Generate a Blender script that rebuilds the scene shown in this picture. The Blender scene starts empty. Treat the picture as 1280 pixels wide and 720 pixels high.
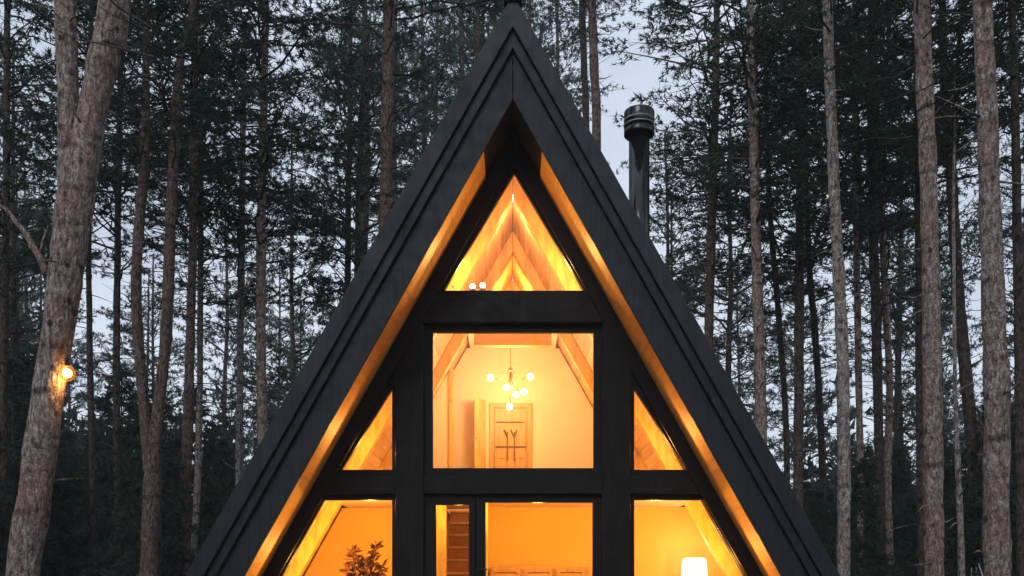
import bpy, bmesh, math, random
import numpy as np
from mathutils import Vector, Matrix
R = math.radians
SC = bpy.context.scene
COL = SC.collection

# ------------------------------------------------------------------ camera
EYE = 1.55
cam_d = bpy.data.cameras.new('camera'); cam = bpy.data.objects.new('camera', cam_d); COL.objects.link(cam)
cam.location = (0, -12, EYE); cam.rotation_euler = (R(90), 0, 0)
cam_d.lens = 33.75; cam_d.sensor_width = 36
cam_d.shift_x = -1/1280; cam_d.shift_y = 380/1280
cam_d.clip_start = 0.1; cam_d.clip_end = 2000
SC.camera = cam
# ------------------------------------------------------------------ sky, sun, exposure
W = bpy.data.worlds.new('World'); SC.world = W; W.use_nodes = True
SUN_EL, SUN_ROT = 38, 200
nt = W.node_tree; nt.nodes.clear()
def N(nt, t, **k):
    n = nt.nodes.new(t)
    for a, b in k.items(): setattr(n, a, b)
    return n
wo = N(nt, 'ShaderNodeOutputWorld'); bg = N(nt, 'ShaderNodeBackground')
sky = N(nt, 'ShaderNodeTexSky', sky_type='NISHITA', sun_disc=False)
sky.sun_elevation = R(SUN_EL); sky.sun_rotation = R(SUN_ROT); sky.air_density = 1.0; sky.dust_density = 3.0
hs = N(nt, 'ShaderNodeHueSaturation'); hs.inputs['Saturation'].default_value = 0.42
tc = N(nt, 'ShaderNodeTexCoord'); mp = N(nt, 'ShaderNodeMapping'); mp.inputs['Scale'].default_value = (1, 1, 2.2)
nz = N(nt, 'ShaderNodeTexNoise'); nz.inputs['Scale'].default_value = 2.2; nz.inputs['Detail'].default_value = 5
cr = N(nt, 'ShaderNodeValToRGB'); cr.color_ramp.elements[0].position = .3; cr.color_ramp.elements[1].position = .72
cr.color_ramp.elements[0].color = (5.0, 5.9, 7.3, 1); cr.color_ramp.elements[1].color = (9.0, 9.9, 11.4, 1)
mx = N(nt, 'ShaderNodeMix', data_type='RGBA'); mx.inputs['Factor'].default_value = .72
L = nt.links.new
L(sky.outputs[0], hs.inputs['Color']); L(tc.outputs['Generated'], mp.inputs[0]); L(mp.outputs[0], nz.inputs[0]); L(nz.outputs[0], cr.inputs[0])
L(hs.outputs[0], mx.inputs[6]); L(cr.outputs[0], mx.inputs[7]); L(mx.outputs[2], bg.inputs[0]); L(bg.outputs[0], wo.inputs[0])
bg.inputs[1].default_value = 0.118
sd = bpy.data.lights.new('sun', 'SUN'); sd.energy = 0.75; sd.angle = R(25); sd.color = (.97, .97, 1)
sun = bpy.data.objects.new('sun', sd); COL.objects.link(sun)
az = R(SUN_ROT); el = R(SUN_EL)
sdir = Vector((math.sin(az)*math.cos(el), math.cos(az)*math.cos(el), math.sin(el)))
sun.rotation_euler = sdir.to_track_quat('Z', 'Y').to_euler(); sun.location = (0, -20, 30)
vs = SC.view_settings; vs.view_transform = 'Standard'; vs.look = 'None'; vs.gamma = 1; vs.exposure = 0; vs.use_curve_mapping = False
cy = SC.cycles
cy.use_denoising = True; cy.max_bounces = 7; cy.diffuse_bounces = 4; cy.glossy_bounces = 3; cy.transparent_max_bounces = 12
cy.transmission_bounces = 4; cy.sample_clamp_indirect = 6; cy.caustics_reflective = False; cy.caustics_refractive = False
cy.use_adaptive_sampling = True; cy.adaptive_threshold = 0.02

# ------------------------------------------------------------------ helpers
def tag(o, label=None, cat=None, group=None, kind=None):
    if label: o['label'] = label
    if cat: o['category'] = cat
    if group: o['group'] = group
    if kind: o['kind'] = kind
    return o
def thing(name, label, cat, loc=(0, 0, 0), rz=0, group=None):
    o = bpy.data.objects.new(name, None); COL.objects.link(o); o.empty_display_size = .2
    o.location = loc; o.rotation_euler = (0, 0, rz)
    return tag(o, label, cat, group)
class MB:
    def __init__(s): s.v = []; s.f = []; s.m = []
    def add(s, v, f, mi=0):
        b = len(s.v); s.v += [tuple(p) for p in v]; s.f += [tuple(i+b for i in q) for q in f]; s.m += [mi]*len(f); return s
    def box(s, x0, x1, y0, y1, z0, z1, mi=0):
        v = [(x0,y0,z0),(x1,y0,z0),(x1,y1,z0),(x0,y1,z0),(x0,y0,z1),(x1,y0,z1),(x1,y1,z1),(x0,y1,z1)]
        return s.add(v, [(0,3,2,1),(4,5,6,7),(0,1,5,4),(1,2,6,5),(2,3,7,6),(3,0,4,7)], mi)
    def prism(s, poly, y0, y1, mi=0):
        n = len(poly)
        v = [(x, y0, z) for x, z in poly]+[(x, y1, z) for x, z in poly]
        f = [tuple(range(n)), tuple(range(2*n-1, n-1, -1))]+[(i, i+n, (i+1) % n+n, (i+1) % n) for i in range(n)]
        return s.add(v, f, mi)
    def ring(s, outer, inner, y0, y1, mi=0):
        n = len(outer)
        v = [(x,y0,z) for x,z in outer]+[(x,y0,z) for x,z in inner]+[(x,y1,z) for x,z in outer]+[(x,y1,z) for x,z in inner]
        f = []
        for i in range(n):
            j = (i+1) % n
            f += [(i,j,j+n,i+n),(i+2*n,i+3*n,j+3*n,j+2*n),(i,i+2*n,j+2*n,j),(i+n,j+n,j+3*n,i+3*n)]
        return s.add(v, f, mi)
    def tube(s, pts, rad, sides=8, mi=0, cap=True):
        pts = [Vector(p) for p in pts]; n = len(pts)
        if not hasattr(rad, '__len__'): rad = [rad]*n
        v = []; up = Vector((0, 0, 1)); ref = None
        for i, p in enumerate(pts):
            t = (pts[min(i+1, n-1)]-pts[max(i-1, 0)]).normalized()
            if ref is None: ref = Vector((1, 0, 0)) if abs(t.x) < .8 else Vector((0, 1, 0))
            a = (ref-t*ref.dot(t)).normalized(); ref = a; b = t.cross(a)
            for k in range(sides):
                q = 2*math.pi*k/sides; v.append(p+(a*math.cos(q)+b*math.sin(q))*rad[i])
        f = [(i*sides+k, i*sides+(k+1) % sides, (i+1)*sides+(k+1) % sides, (i+1)*sides+k) for i in range(n-1) for k in range(sides)]
        if cap: f += [tuple(range(sides-1, -1, -1)), tuple((n-1)*sides+k for k in range(sides))]
        return s.add(v, f, mi)
    def lathe(s, prof, sides=20, c=(0, 0, 0), mi=0):
        n = len(prof); v = []
        for r, z in prof:
            for k in range(sides):
                q = 2*math.pi*k/sides; v.append((c[0]+r*math.cos(q), c[1]+r*math.sin(q), c[2]+z))
        f = [(i*sides+k, i*sides+(k+1) % sides, (i+1)*sides+(k+1) % sides, (i+1)*sides+k) for i in range(n-1) for k in range(sides)]
        if prof[0][0] > 1e-5: f.append(tuple(range(sides-1, -1, -1)))
        if prof[-1][0] > 1e-5: f.append(tuple((n-1)*sides+k for k in range(sides)))
        return s.add(v, f, mi)
    def ball(s, c, r, seg=16, mi=0):
        return s.lathe([(max(1e-6, r*math.sin(math.pi*i/8)), -r*math.cos(math.pi*i/8)) for i in range(9)], seg, c, mi)
    def build(s, name, mat, parent=None, loc=(0, 0, 0), bevel=0, smooth=False, label=None):
        me = bpy.data.meshes.new(name); me.from_pydata(s.v, [], s.f)
        mats = mat if isinstance(mat, (list, tuple)) else [mat]
        for m in mats: me.materials.append(m)
        me.polygons.foreach_set('material_index', s.m)
        bm = bmesh.new(); bm.from_mesh(me)
        bmesh.ops.recalc_face_normals(bm, faces=bm.faces); bm.to_mesh(me); bm.free()
        if smooth: me.polygons.foreach_set('use_smooth', [True]*len(me.polygons))
        o = bpy.data.objects.new(name, me); COL.objects.link(o); o.location = loc
        if parent: o.parent = parent
        if bevel:
            b = o.modifiers.new('bevel', 'BEVEL'); b.width = bevel; b.segments = 2; b.limit_method = 'ANGLE'
        if label: o['label'] = label
        return o
# ------------------------------------------------------------------ materials
def new_mat(name):
    m = bpy.data.materials.new(name); m.use_nodes = True; t = m.node_tree; t.nodes.clear()
    o = N(t, 'ShaderNodeOutputMaterial'); p = N(t, 'ShaderNodeBsdfPrincipled'); t.links.new(p.outputs[0], o.inputs[0])
    return m, t, p, o
def mapped(t, scale, coord='Object'):
    c = N(t, 'ShaderNodeTexCoord'); m = N(t, 'ShaderNodeMapping'); m.inputs['Scale'].default_value = scale
    t.links.new(c.outputs[coord], m.inputs[0]); return m
def noise(t, scale, sc=5, det=4, rough=.55, coord='Object'):
    m = mapped(t, scale, coord); n = N(t, 'ShaderNodeTexNoise'); n.inputs['Scale'].default_value = sc
    n.inputs['Detail'].default_value = det; n.inputs['Roughness'].default_value = rough
    t.links.new(m.outputs[0], n.inputs[0]); return n
def ramp(t, src, stops):
    r = N(t, 'ShaderNodeValToRGB'); e = r.color_ramp.elements
    while len(e) < len(stops): e.new(.5)
    for i, (p, c) in enumerate(stops): e[i].position = p; e[i].color = (*c, 1) if len(c) == 3 else c
    t.links.new(src, r.inputs[0]); return r
def mixc(t, fac, a, b, mode='MIX'):
    m = N(t, 'ShaderNodeMix', data_type='RGBA', blend_type=mode)
    for sck, val in ((0, fac), (6, a), (7, b)):
        if hasattr(val, 'is_linked') or isinstance(val, bpy.types.NodeSocket): t.links.new(val, m.inputs[sck])
        elif sck == 0: m.inputs[0].default_value = val
        else: m.inputs[sck].default_value = (*val, 1)
    return m.outputs[2]
def bump(t, p, h, strength=.5, dist=.02):
    b = N(t, 'ShaderNodeBump'); b.inputs['Strength'].default_value = strength; b.inputs['Distance'].default_value = dist
    t.links.new(h, b.inputs['Height']); t.links.new(b.outputs[0], p.inputs['Normal'])
def plain(name, col, rough=.5, metal=0, var=.25, sc=6, bmp=.1, spec=.5):
    m, t, p, o = new_mat(name)
    n = noise(t, (1, 1, 1), sc)
    a = tuple(c*(1-var) for c in col); b = tuple(min(1, c*(1+var)) for c in col)
    r = ramp(t, n.outputs[0], [(.3, a), (.7, b)]); t.links.new(r.outputs[0], p.inputs['Base Color'])
    p.inputs['Roughness'].default_value = rough; p.inputs['Metallic'].default_value = metal; p.inputs['Specular IOR Level'].default_value = spec
    if name.startswith(('charcoal', 'dark_roof')):      # dust and old rain runs
        st_ = noise(t, (7, 7, .6), 3.0, 6, .65); du_ = ramp(t, st_.outputs[0], [(.40, (.82, .82, .82)), (.62, (1.35, 1.33, 1.3)), (.78, (1.9, 1.85, 1.75))]).outputs[0]
        t.links.new(mixc(t, 1.0, r.outputs[0], du_, 'MULTIPLY'), p.inputs['Base Color'])
        rr_ = ramp(t, noise(t, (1, 1, 1), 5, 5).outputs[0], [(.3, (rough-.14,)*3), (.7, (rough+.2,)*3)]); t.links.new(rr_.outputs[0], p.inputs['Roughness'])
    if bmp: bump(t, p, noise(t, (1, 1, 1), sc*6).outputs[0], bmp, .004)
    return m
def emis(name, col, s):
    m, t, p, o = new_mat(name); e = N(t, 'ShaderNodeEmission'); e.inputs[0].default_value = (*col, 1); e.inputs[1].default_value = s
    t.links.new(e.outputs[0], o.inputs[0]); return m
def wood(name, base, grain=(1, 1, 12), plank=None, axis='Z', rough=.5, contrast=.35, knots=False):
    """grain: scale of the streaks; plank: board width across an axis"""
    m, t, p, o = new_mat(name)
    n = noise(t, grain, 2.2, 6, .6)
    d = tuple(c*(1-contrast) for c in base); l = tuple(min(1, c*(1+contrast*.6)) for c in base)
    c = ramp(t, n.outputs[0], [(.32, d), (.5, base), (.68, l)]).outputs[0]
    if plank:
        tcn = N(t, 'ShaderNodeTexCoord'); sp = N(t, 'ShaderNodeSeparateXYZ'); t.links.new(tcn.outputs['Object'], sp.inputs[0])
        dv = N(t, 'ShaderNodeMath', operation='DIVIDE'); t.links.new(sp.outputs[axis], dv.inputs[0]); dv.inputs[1].default_value = plank
        fl = N(t, 'ShaderNodeMath', operation='FLOOR'); t.links.new(dv.outputs[0], fl.inputs[0])
        wn = N(t, 'ShaderNodeTexWhiteNoise', noise_dimensions='1D'); t.links.new(fl.outputs[0], wn.inputs['W'])
        v = ramp(t, wn.outputs['Value'], [(0, (.72, .68, .64)), (1, (1.1, 1.1, 1.1))]).outputs[0]
        c = mixc(t, 1.0, c, v, 'MULTIPLY')
        fr = N(t, 'ShaderNodeMath', operation='FRACT'); t.links.new(dv.outputs[0], fr.inputs[0])
        g = ramp(t, fr.outputs[0], [(0, (.35, .3, .28)), (.035, (1, 1, 1)), (.965, (1, 1, 1)), (1, (.35, .3, .28))]).outputs[0]
        c = mixc(t, 1.0, c, g, 'MULTIPLY')
    if knots:
        vm = mapped(t, (1, 1, 1)); vo = N(t, 'ShaderNodeTexVoronoi'); vo.inputs['Scale'].default_value = 3.2; t.links.new(vm.outputs[0], vo.inputs[0])
        k = ramp(t, vo.outputs['Distance'], [(.03, (.45, .35, .3)), (.10, (1, 1, 1))]).outputs[0]
        c = mixc(t, 1.0, c, k, 'MULTIPLY')
    t.links.new(c, p.inputs['Base Color']); p.inputs['Roughness'].default_value = rough
    bump(t, p, n.outputs[0], .15, .004)
    return m
def bark(name, dark, mid, pale, ring=.5):
    m, t, p, o = new_mat(name)
    n1 = noise(t, (1, 1, .4), 22, 8, .7); n2 = noise(t, (1, 1, .6), 3.6, 5, .65); n4 = noise(t, (1, 1, .7), 55, 4, .7)
    c = ramp(t, n1.outputs[0], [(.38, dark), (.50, mid), (.62, pale)]).outputs[0]
    red = (mid[0]*.95, mid[1]*.66, mid[2]*.55)
    f2 = ramp(t, n2.outputs[0], [(.44, (0, 0, 0)), (.58, (1, 1, 1))]).outputs[0]
    c = mixc(t, f2, c, mixc(t, .45, c, red))
    # cracked plates
    vm = mapped(t, (1, 1, .42)); dn = N(t, 'ShaderNodeTexVoronoi', feature='DISTANCE_TO_EDGE'); dn.inputs['Scale'].default_value = 15
    ns = N(t, 'ShaderNodeVectorMath', operation='ADD'); nz_ = noise(t, (1, 1, 1), 9, 3); sc_ = N(t, 'ShaderNodeVectorMath', operation='SCALE'); sc_.inputs[3].default_value = .09
    t.links.new(nz_.outputs[1], sc_.inputs[0]); t.links.new(vm.outputs[0], ns.inputs[0]); t.links.new(sc_.outputs[0], ns.inputs[1]); t.links.new(ns.outputs[0], dn.inputs['Vector'])
    pl_ = ramp(t, dn.outputs['Distance'], [(.0, (.35, .33, .32)), (.09, (1, 1, 1))]).outputs[0]
    c = mixc(t, .75, c, pl_, 'MULTIPLY')
    # branch whorls: broken dark rings
    wv = N(t, 'ShaderNodeTexWave', wave_type='BANDS', bands_direction='Z'); wm = mapped(t, (1, 1, 1)); t.links.new(wm.outputs[0], wv.inputs['Vector'])
    wv.inputs['Scale'].default_value = .62; wv.inputs['Distortion'].default_value = 2.6; wv.inputs['Detail'].default_value = 3; wv.inputs['Detail Scale'].default_value = 2.5
    rg = ramp(t, wv.outputs['Fac'], [(.02, (1-ring,)*3), (.13, (1, 1, 1))]).outputs[0]
    rf = ramp(t, noise(t, (1, 1, 1), 4.5, 3).outputs[0], [(.44, (0, 0, 0)), (.60, (1, 1, 1))]).outputs[0]
    c = mixc(t, rf, c, mixc(t, 1.0, c, rg, 'MULTIPLY'))
    vm2 = mapped(t, (1, 1, .8)); vo = N(t, 'ShaderNodeTexVoronoi'); vo.inputs['Scale'].default_value = 4.2; t.links.new(vm2.outputs[0], vo.inputs[0])
    kn = ramp(t, vo.outputs['Distance'], [(.10, (.15, .14, .14)), (.2, (1, 1, 1))]).outputs[0]
    c = mixc(t, .9, c, kn, 'MULTIPLY')
    c = mixc(t, .7, c, ramp(t, n4.outputs[0], [(.35, (.45, .45, .45)), (.65, (1.35, 1.35, 1.35))]).outputs[0], 'MULTIPLY')
    oi = N(t, 'ShaderNodeObjectInfo'); rr = ramp(t, oi.outputs['Random'], [(0, (.78, .8, .82)), (1, (1.1, 1.03, .98))]).outputs[0]
    c = mixc(t, 1.0, c, rr, 'MULTIPLY')
    t.links.new(c, p.inputs['Base Color']); p.inputs['Roughness'].default_value = .95; p.inputs['Specular IOR Level'].default_value = .2
    ad = N(t, 'ShaderNodeMath', operation='ADD'); t.links.new(n1.outputs[0], ad.inputs[0]); t.links.new(dn.outputs['Distance'], ad.inputs[1])
    bump(t, p, ad.outputs[0], 1.0, .04)
    return m
def needles(name, a, b):
    m, t, p, o = new_mat(name)
    g = N(t, 'ShaderNodeNewGeometry'); oi = N(t, 'ShaderNodeObjectInfo')
    c = ramp(t, g.outputs['Random Per Island'], [(0, a), (.8, b), (1, tuple(min(1, x*1.5) for x in b))]).outputs[0]
    v = ramp(t, oi.outputs['Random'], [(0, (.75, .8, .9)), (1, (1.15, 1.1, .95))]).outputs[0]
    c = mixc(t, 1.0, c, v, 'MULTIPLY')
    n = noise(t, (1, 1, 1), .8, 3); c = mixc(t, 1.0, c, ramp(t, n.outputs[0], [(.35, (.65, .65, .7)), (.65, (1.3, 1.3, 1.2))]).outputs[0], 'MULTIPLY')
    t.links.new(c, p.inputs['Base Color']); p.inputs['Roughness'].default_value = .8; p.inputs['Specular IOR Level'].default_value = .3
    tl = N(t, 'ShaderNodeBsdfTranslucent'); t.links.new(c, tl.inputs[0]); ms_ = N(t, 'ShaderNodeMixShader'); ms_.inputs[0].default_value = .35
    t.links.new(p.outputs[0], ms_.inputs[1]); t.links.new(tl.outputs[0], ms_.inputs[2]); t.links.new(ms_.outputs[0], o.inputs[0])
    return m
M = {}
M['metal'] = plain('dark_roof_metal', (.0145, .018, .0225), .5, .0, .12, 3, .05, .25)
M['trim'] = plain('charcoal_trim_board', (.0145, .0185, .0235), .55, 0, .14, 4, .12, .22)
M['char'] = plain('charcoal_painted_timber', (.009, .0088, .009), .55, 0, .18, 4, .12, .15)
M['frame'] = plain('black_window_frame', (.007, .0065, .007), .55, 0, .15, 5, .03, .18)
M['flue'] = plain('black_enamelled_flue', (.008, .0085, .009), .12, .0, .1, 4, 0, .4)
M['steel'] = plain('flue_clamp_band', (.35, .35, .35), .35, .8, .1, 6, 0)
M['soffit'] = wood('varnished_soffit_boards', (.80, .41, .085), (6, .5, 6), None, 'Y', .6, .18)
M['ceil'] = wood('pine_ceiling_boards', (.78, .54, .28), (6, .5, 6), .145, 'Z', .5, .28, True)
M['beam'] = wood('pine_truss_timber', (.72, .47, .16), (5, 5, 1), None, 'Z', .5, .35, True)
M['beamh'] = wood('pine_tie_timber', (.62, .36, .14), (.6, 5, 6), None, 'Z', .5, .25)
M['panel'] = wood('pine_door_timber', (.55, .33, .13), (6, 6, .8), None, 'X', .45, .25)
M['plaster'] = plain('cream_plaster', (.80, .66, .53), .85, 0, .05, 2, .15)
M['plasterw'] = plain('warm_ochre_plaster', (.72, .50, .15), .85, 0, .07, 1.2, .15)
M['floor'] = wood('pine_floor_boards', (.45, .26, .11), (8, .6, 8), .14, 'X', .4, .3)
M['riser'] = wood('stair_riser_timber', (.34, .14, .045), (1, 6, 6), None, 'X', .5, .25)
M['iron'] = plain('dark_iron', (.03, .025, .02), .45, .6, .1, 8, 0)
M['softiron'] = plain('worn_brown_iron', (.16, .09, .045), .6, .2, .2, 8, 0)
M['brass'] = plain('brushed_brass', (.55, .35, .12), .3, .9, .1, 8, 0)
M['concrete'] = plain('concrete_plinth', (.28, .27, .26), .9, 0, .2, 4, .4)
M['deck'] = wood('weathered_deck_boards', (.16, .14, .12), (8, .6, 8), .14, 'X', .7, .3)
M['bulb'] = emis('lit_globe_bulb', (1, .80, .50), 14)
M['bulb2'] = emis('lit_small_bulb', (1, .72, .34), 60)
M['lant'] = emis('lit_lantern_bulb', (1, .55, .16), 90)
M['shade'] = emis('lit_lamp_shade', (1, .84, .60), 1.9)
M['pot'] = plain('terracotta_pot', (.35, .16, .09), .8)
M['dryleaf'] = plain('dry_brown_leaf', (.13, .045, .02), .7, 0, .4, 14, 0)
M['bark_pink'] = bark('pinkish_grey_pine_bark', (.10, .082, .074), (.38, .30, .265), (.62, .54, .50), .55)
M['bark_grey'] = bark('pale_grey_bark', (.10, .098, .094), (.36, .335, .32), (.62, .59, .57), .5)
M['bark_red'] = bark('reddish_pine_bark', (.06, .047, .042), (.18, .13, .11), (.30, .235, .205), .5)
M['bark_dark'] = bark('dark_brown_bark', (.03, .025, .022), (.09, .072, .062), (.17, .145, .13), .5)
M['limb'] = plain('dark_limb_bark', (.045, .036, .031), .9, 0, .3, 6, 0)
M['pine'] = needles('pine_needles', (.030, .056, .046), (.064, .108, .078))
M['spruce'] = needles('spruce_needles', (.024, .046, .040), (.044, .078, .060))
M['thicket'] = needles('thicket_needles', (.025, .040, .033), (.050, .072, .052))
M['bleached'] = plain('bleached_dead_wood', (.42, .40, .38), .9, 0, .25, 8, .3)
gm, gt, gp, go = new_mat('glass_pane')
tr = N(gt, 'ShaderNodeBsdfTransparent'); tr.inputs[0].default_value = (.97, .97, .95, 1); gl = N(gt, 'ShaderNodeBsdfGlossy'); gl.inputs['Roughness'].default_value = .015
fr = N(gt, 'ShaderNodeFresnel'); fr.inputs[0].default_value = 1.45; ms = N(gt, 'ShaderNodeMixShader'); mu = N(gt, 'ShaderNodeMath', operation='MULTIPLY'); mu.inputs[1].default_value = .5; gt.links.new(fr.outputs[0], mu.inputs[0])
gt.links.new(mu.outputs[0], ms.inputs[0]); gt.links.new(tr.outputs[0], ms.inputs[1]); gt.links.new(gl.outputs[0], ms.inputs[2]); gt.links.new(ms.outputs[0], go.inputs[0])
M['glass'] = gm
am, at_, ap, ao = new_mat('amber_halo_glass'); e_ = N(at_, 'ShaderNodeEmission'); e_.inputs[0].default_value = (1, .30, .03, 1); e_.inputs[1].default_value = 1.1
x_ = N(at_, 'ShaderNodeBsdfTransparent'); x_.inputs[0].default_value = (1, .8, .5, 1); y_ = N(at_, 'ShaderNodeMixShader'); y_.inputs[0].default_value = .4
at_.links.new(x_.outputs[0], y_.inputs[1]); at_.links.new(e_.outputs[0], y_.inputs[2]); at_.links.new(y_.outputs[0], ao.inputs[0]); M['amber'] = am  # emission mixed into the glass imitates the lamp's halo
# ground material
m, t, p, o = new_mat('forest_floor'); n = noise(t, (1, 1, 1), 1.3, 8, .65); n2 = noise(t, (1, 1, 1), 14, 6, .7)
c = ramp(t, n.outputs[0], [(.35, (.03, .028, .02)), (.5, (.06, .05, .035)), (.65, (.035, .05, .022))]).outputs[0]
c = mixc(t, .6, c, ramp(t, n2.outputs[0], [(.35, (.4, .4, .4)), (.7, (1.5, 1.4, 1.3))]).outputs[0], 'MULTIPLY')
t.links.new(c, p.inputs['Base Color']); p.inputs['Roughness'].default_value = .95; bump(t, p, n2.outputs[0], .8, .05); M['ground'] = m

# ------------------------------------------------------------------ ground
gb = MB(); n = 60; rg = random.Random(2)
def gz(x, y):
    r = math.hypot(x, y)
    return (0.16*math.sin(x*.21+1)*math.cos(y*.17)+.1*math.sin(x*.5+y*.43))*min(1, max(0, (r-9)/8))-.02
xs = [-600+1200*i/n for i in range(n+1)]
xs = [math.copysign(abs(a/600)**2.2*600, a) for a in xs]
gb.v = [(x, y, gz(x, y)) for y in xs for x in xs]
gb.f = [(j*(n+1)+i, j*(n+1)+i+1, (j+1)*(n+1)+i+1, (j+1)*(n+1)+i) for j in range(n) for i in range(n)]; gb.m = [0]*len(gb.f)
tag(gb.build('ground', M['ground'], smooth=True), kind='structure')

# ------------------------------------------------------------------ the cabin
def PX(px, py, y):                    # a point at depth y, read off the photograph
    s = (y+12)/1200
    return ((px-641)*s, EYE+(740-py)*s)
def hw(py, apex, k=.563): return k*(py-apex)
cab = thing('a_frame_cabin', 'black A-frame cabin with glowing amber windows among tall pines', 'cabin')
K = .563                               # half width per metre of drop
ZO, ZI = 8.96, 7.73                    # ridge of the outer skin and of the inner lining
BACK = 9.2; FLOOR = .6
def chev(z_hi, z_lo, y0, y1, zb=.22, side=None):
    """one raking board (side -1 or 1) between two parallel roof lines, cut plumb at the middle"""
    g = .004
    pts = [(g, z_hi), ((z_hi-zb)*K, zb), ((z_lo-zb)*K, zb), (g, z_lo)]
    return [(side*x, z) for x, z in pts]
def full_chev(z_hi, z_lo, zb):
    return [(0, z_hi), ((z_hi-zb)*K, zb), ((z_lo-zb)*K, zb), (0, z_lo), (-(z_lo-zb)*K, zb), (-(z_hi-zb)*K, zb)]
MB().prism(full_chev(ZO, ZO-.40, .2), -.11, BACK+.05).build('roof_slab', M['metal'], cab, bevel=.006)
MB().prism(full_chev(ZO-.425, ZO-.64, .24), -.06, .25).build('barge_board', M['trim'], cab, bevel=.006)
for s in (-1, 1):
    MB().prism(chev(ZO-.665, ZI-.02, 0, 0, .24, s), 0.0, .045).build('fascia_board', M['trim'], cab, bevel=.006)
    MB().prism(chev(ZO-.405, ZI+.09, 0, 0, .26, s), .05, BACK).build('roof_core', M['char'], cab)
    # lining: outside the glass it is the soffit, inside it is the ceiling
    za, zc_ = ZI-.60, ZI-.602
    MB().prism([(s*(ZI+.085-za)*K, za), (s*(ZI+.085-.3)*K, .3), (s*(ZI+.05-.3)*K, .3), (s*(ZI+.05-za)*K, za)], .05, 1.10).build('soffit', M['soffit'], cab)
    MB().prism([(s*.003, ZI+.085), (s*(ZI+.085-za)*K, za+.002), (s*(ZI+.05-za)*K, za+.002), (s*.003, ZI+.05)], .05, 1.10).build('peak_shade_lining', M['frame'], cab)  # black colour here stands for the unlit peak of the soffit
    MB().prism(chev(ZI+.045, ZI, 0, 0, .3, s), 1.104, BACK-.15).build('ceiling_lining', M['ceil'], cab)
    # standing seams on the outer skin
    for k in range(19):
        y = .25+k*.5
        o = .035
        v = [(s*.02, ZO+o), (s*(ZO+o-.25)*K, .25), (s*(ZO-.01-.25)*K, .25), (s*.02, ZO-.01)]
        MB().prism(v, y, y+.025).build('standing_seam', M['metal'], cab)
rc = MB().prism([(-.115, ZO-.10), (-.115, ZO+.08), (-.08, ZO+.13), (.08, ZO+.13), (.115, ZO+.08), (.115, ZO-.10)], -.14, BACK+.08)
rc.build('ridge_cap', M['metal'], cab, bevel=.01)
MB().box(-5.0, 5.0, .1, BACK, -.1, .19).build('plinth', M['concrete'], cab)
MB().box(-4.1, 4.1, .94, BACK-.1, .2, FLOOR).build('ground_floor_slab', M['floor'], cab)
MB().box(-3.9, 3.9, -2.2, .92, .32, .5).build('terrace', M['deck'], cab, bevel=.01)
for x in (-3.6, -1.2, 1.2, 3.6): MB().box(x-.08, x+.08, -2.1, -1.94, -.1, .317).build('terrace_post', M['deck'], cab)

GY = 0.93
def P(px, py, y=GY): return PX(px, py, y)
def band(outer, inner, y_top_out, y_bot, s, y=GY):
    """slanted member between two roof-parallel lines given by their apex rows"""
    def pt(apex, py): h = hw(py, apex)*s; return P(641+h, py, y)
    return [pt(outer, outer), pt(outer, y_bot), pt(inner, y_bot), pt(inner, inner)]
for s in (-1, 1):
    MB().prism(band(163.2, 199, 0, 822, s), GY, GY+.27).build('gable_rafter', M['frame'], cab, bevel=.005)
zb = FLOOR+.002
def rect(x0, y0, x1, y1, y=GY):
    (a, zt), (b, zl) = P(x0, y0, y), P(x1, y1, y); return [(a, zl), (b, zl), (b, zt), (a, zt)]
def slope_x(py, apex=199): return hw(py, apex)
# cross beams
MB().prism([P(641-hw(403, 201), 403, .905), P(641+hw(403, 201), 403, .905), P(641+hw(371, 201), 371, .905), P(641-hw(371, 201), 371, .905)], .905, 1.18).build('cross_beam', M['char'], cab, bevel=.005)
MB().prism([P(641-hw(617, 201), 617, .925), P(641+hw(617, 201), 617, .925), P(641+hw(595, 201), 595, .925), P(641-hw(595, 201), 595, .925)], .925, 1.16).build('cross_beam', M['char'], cab, bevel=.005)
# posts
for a, b in ((494, 529), (753, 788)):
    xo = a if a < 641 else b
    h = abs(xo-641); hi = abs((b if a < 641 else a)-641)
    yt = 199+h/.563
    yi = 199+hi/.563
    pts = [P(a, 404, .915), P(b, 404, .915)]
    poly = [P(xo, yt+1, .915), P((b if a < 641 else a), 405, .915)]
    (x0, _), (x1, _) = P(a, 0, .915), P(b, 0, .915)
    zo = P(xo, yt+1, .915)[1]; zi = P(xo, 404.5, .915)[1]
    # outer edge meets the rafter lower down than the inner edge
    xi = x1 if a < 641 else x0; xq = x0 if a < 641 else x1
    ztop = EYE+(740-404.5)*(12.915/1200)
    xs_ = (ztop-0)*0
    lim = lambda x: EYE+(740-(199+abs(x)/(12.915/1200)/.563))*(12.915/1200)-.004
    zq = min(ztop, lim(xq)); 
    if lim(xq) < ztop:
        xb = None
        # point on slope at ztop
        hx = (199 and 0)
        k = .563; pyt = 404.5; xs2 = k*(pyt-199)*(12.915/1200)*(1 if xq > 0 else -1)
        poly = [(xq, zb), (xi, zb), (xi, ztop), (xs2*.999, ztop), (xq, zq)]
    else: poly = [(xq, zb), (xi, zb), (xi, ztop), (xq, ztop)]
    MB().prism(poly, .915, 1.2).build('post', M['char'], cab, bevel=.005)
# windows: frame ring + pane
def window(glass, outer, name='window', y0=1.0, y1=1.09, lip=True):
    fr = MB().ring(outer, glass, y0, y1).build(name, M['frame'], cab, bevel=.004)
    MB().prism(glass, 1.04, 1.052).build('pane', M['glass'], fr)
    return fr
Y0 = 1.0
def pp(L): return [P(x, y, Y0) for x, y in L]
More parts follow.
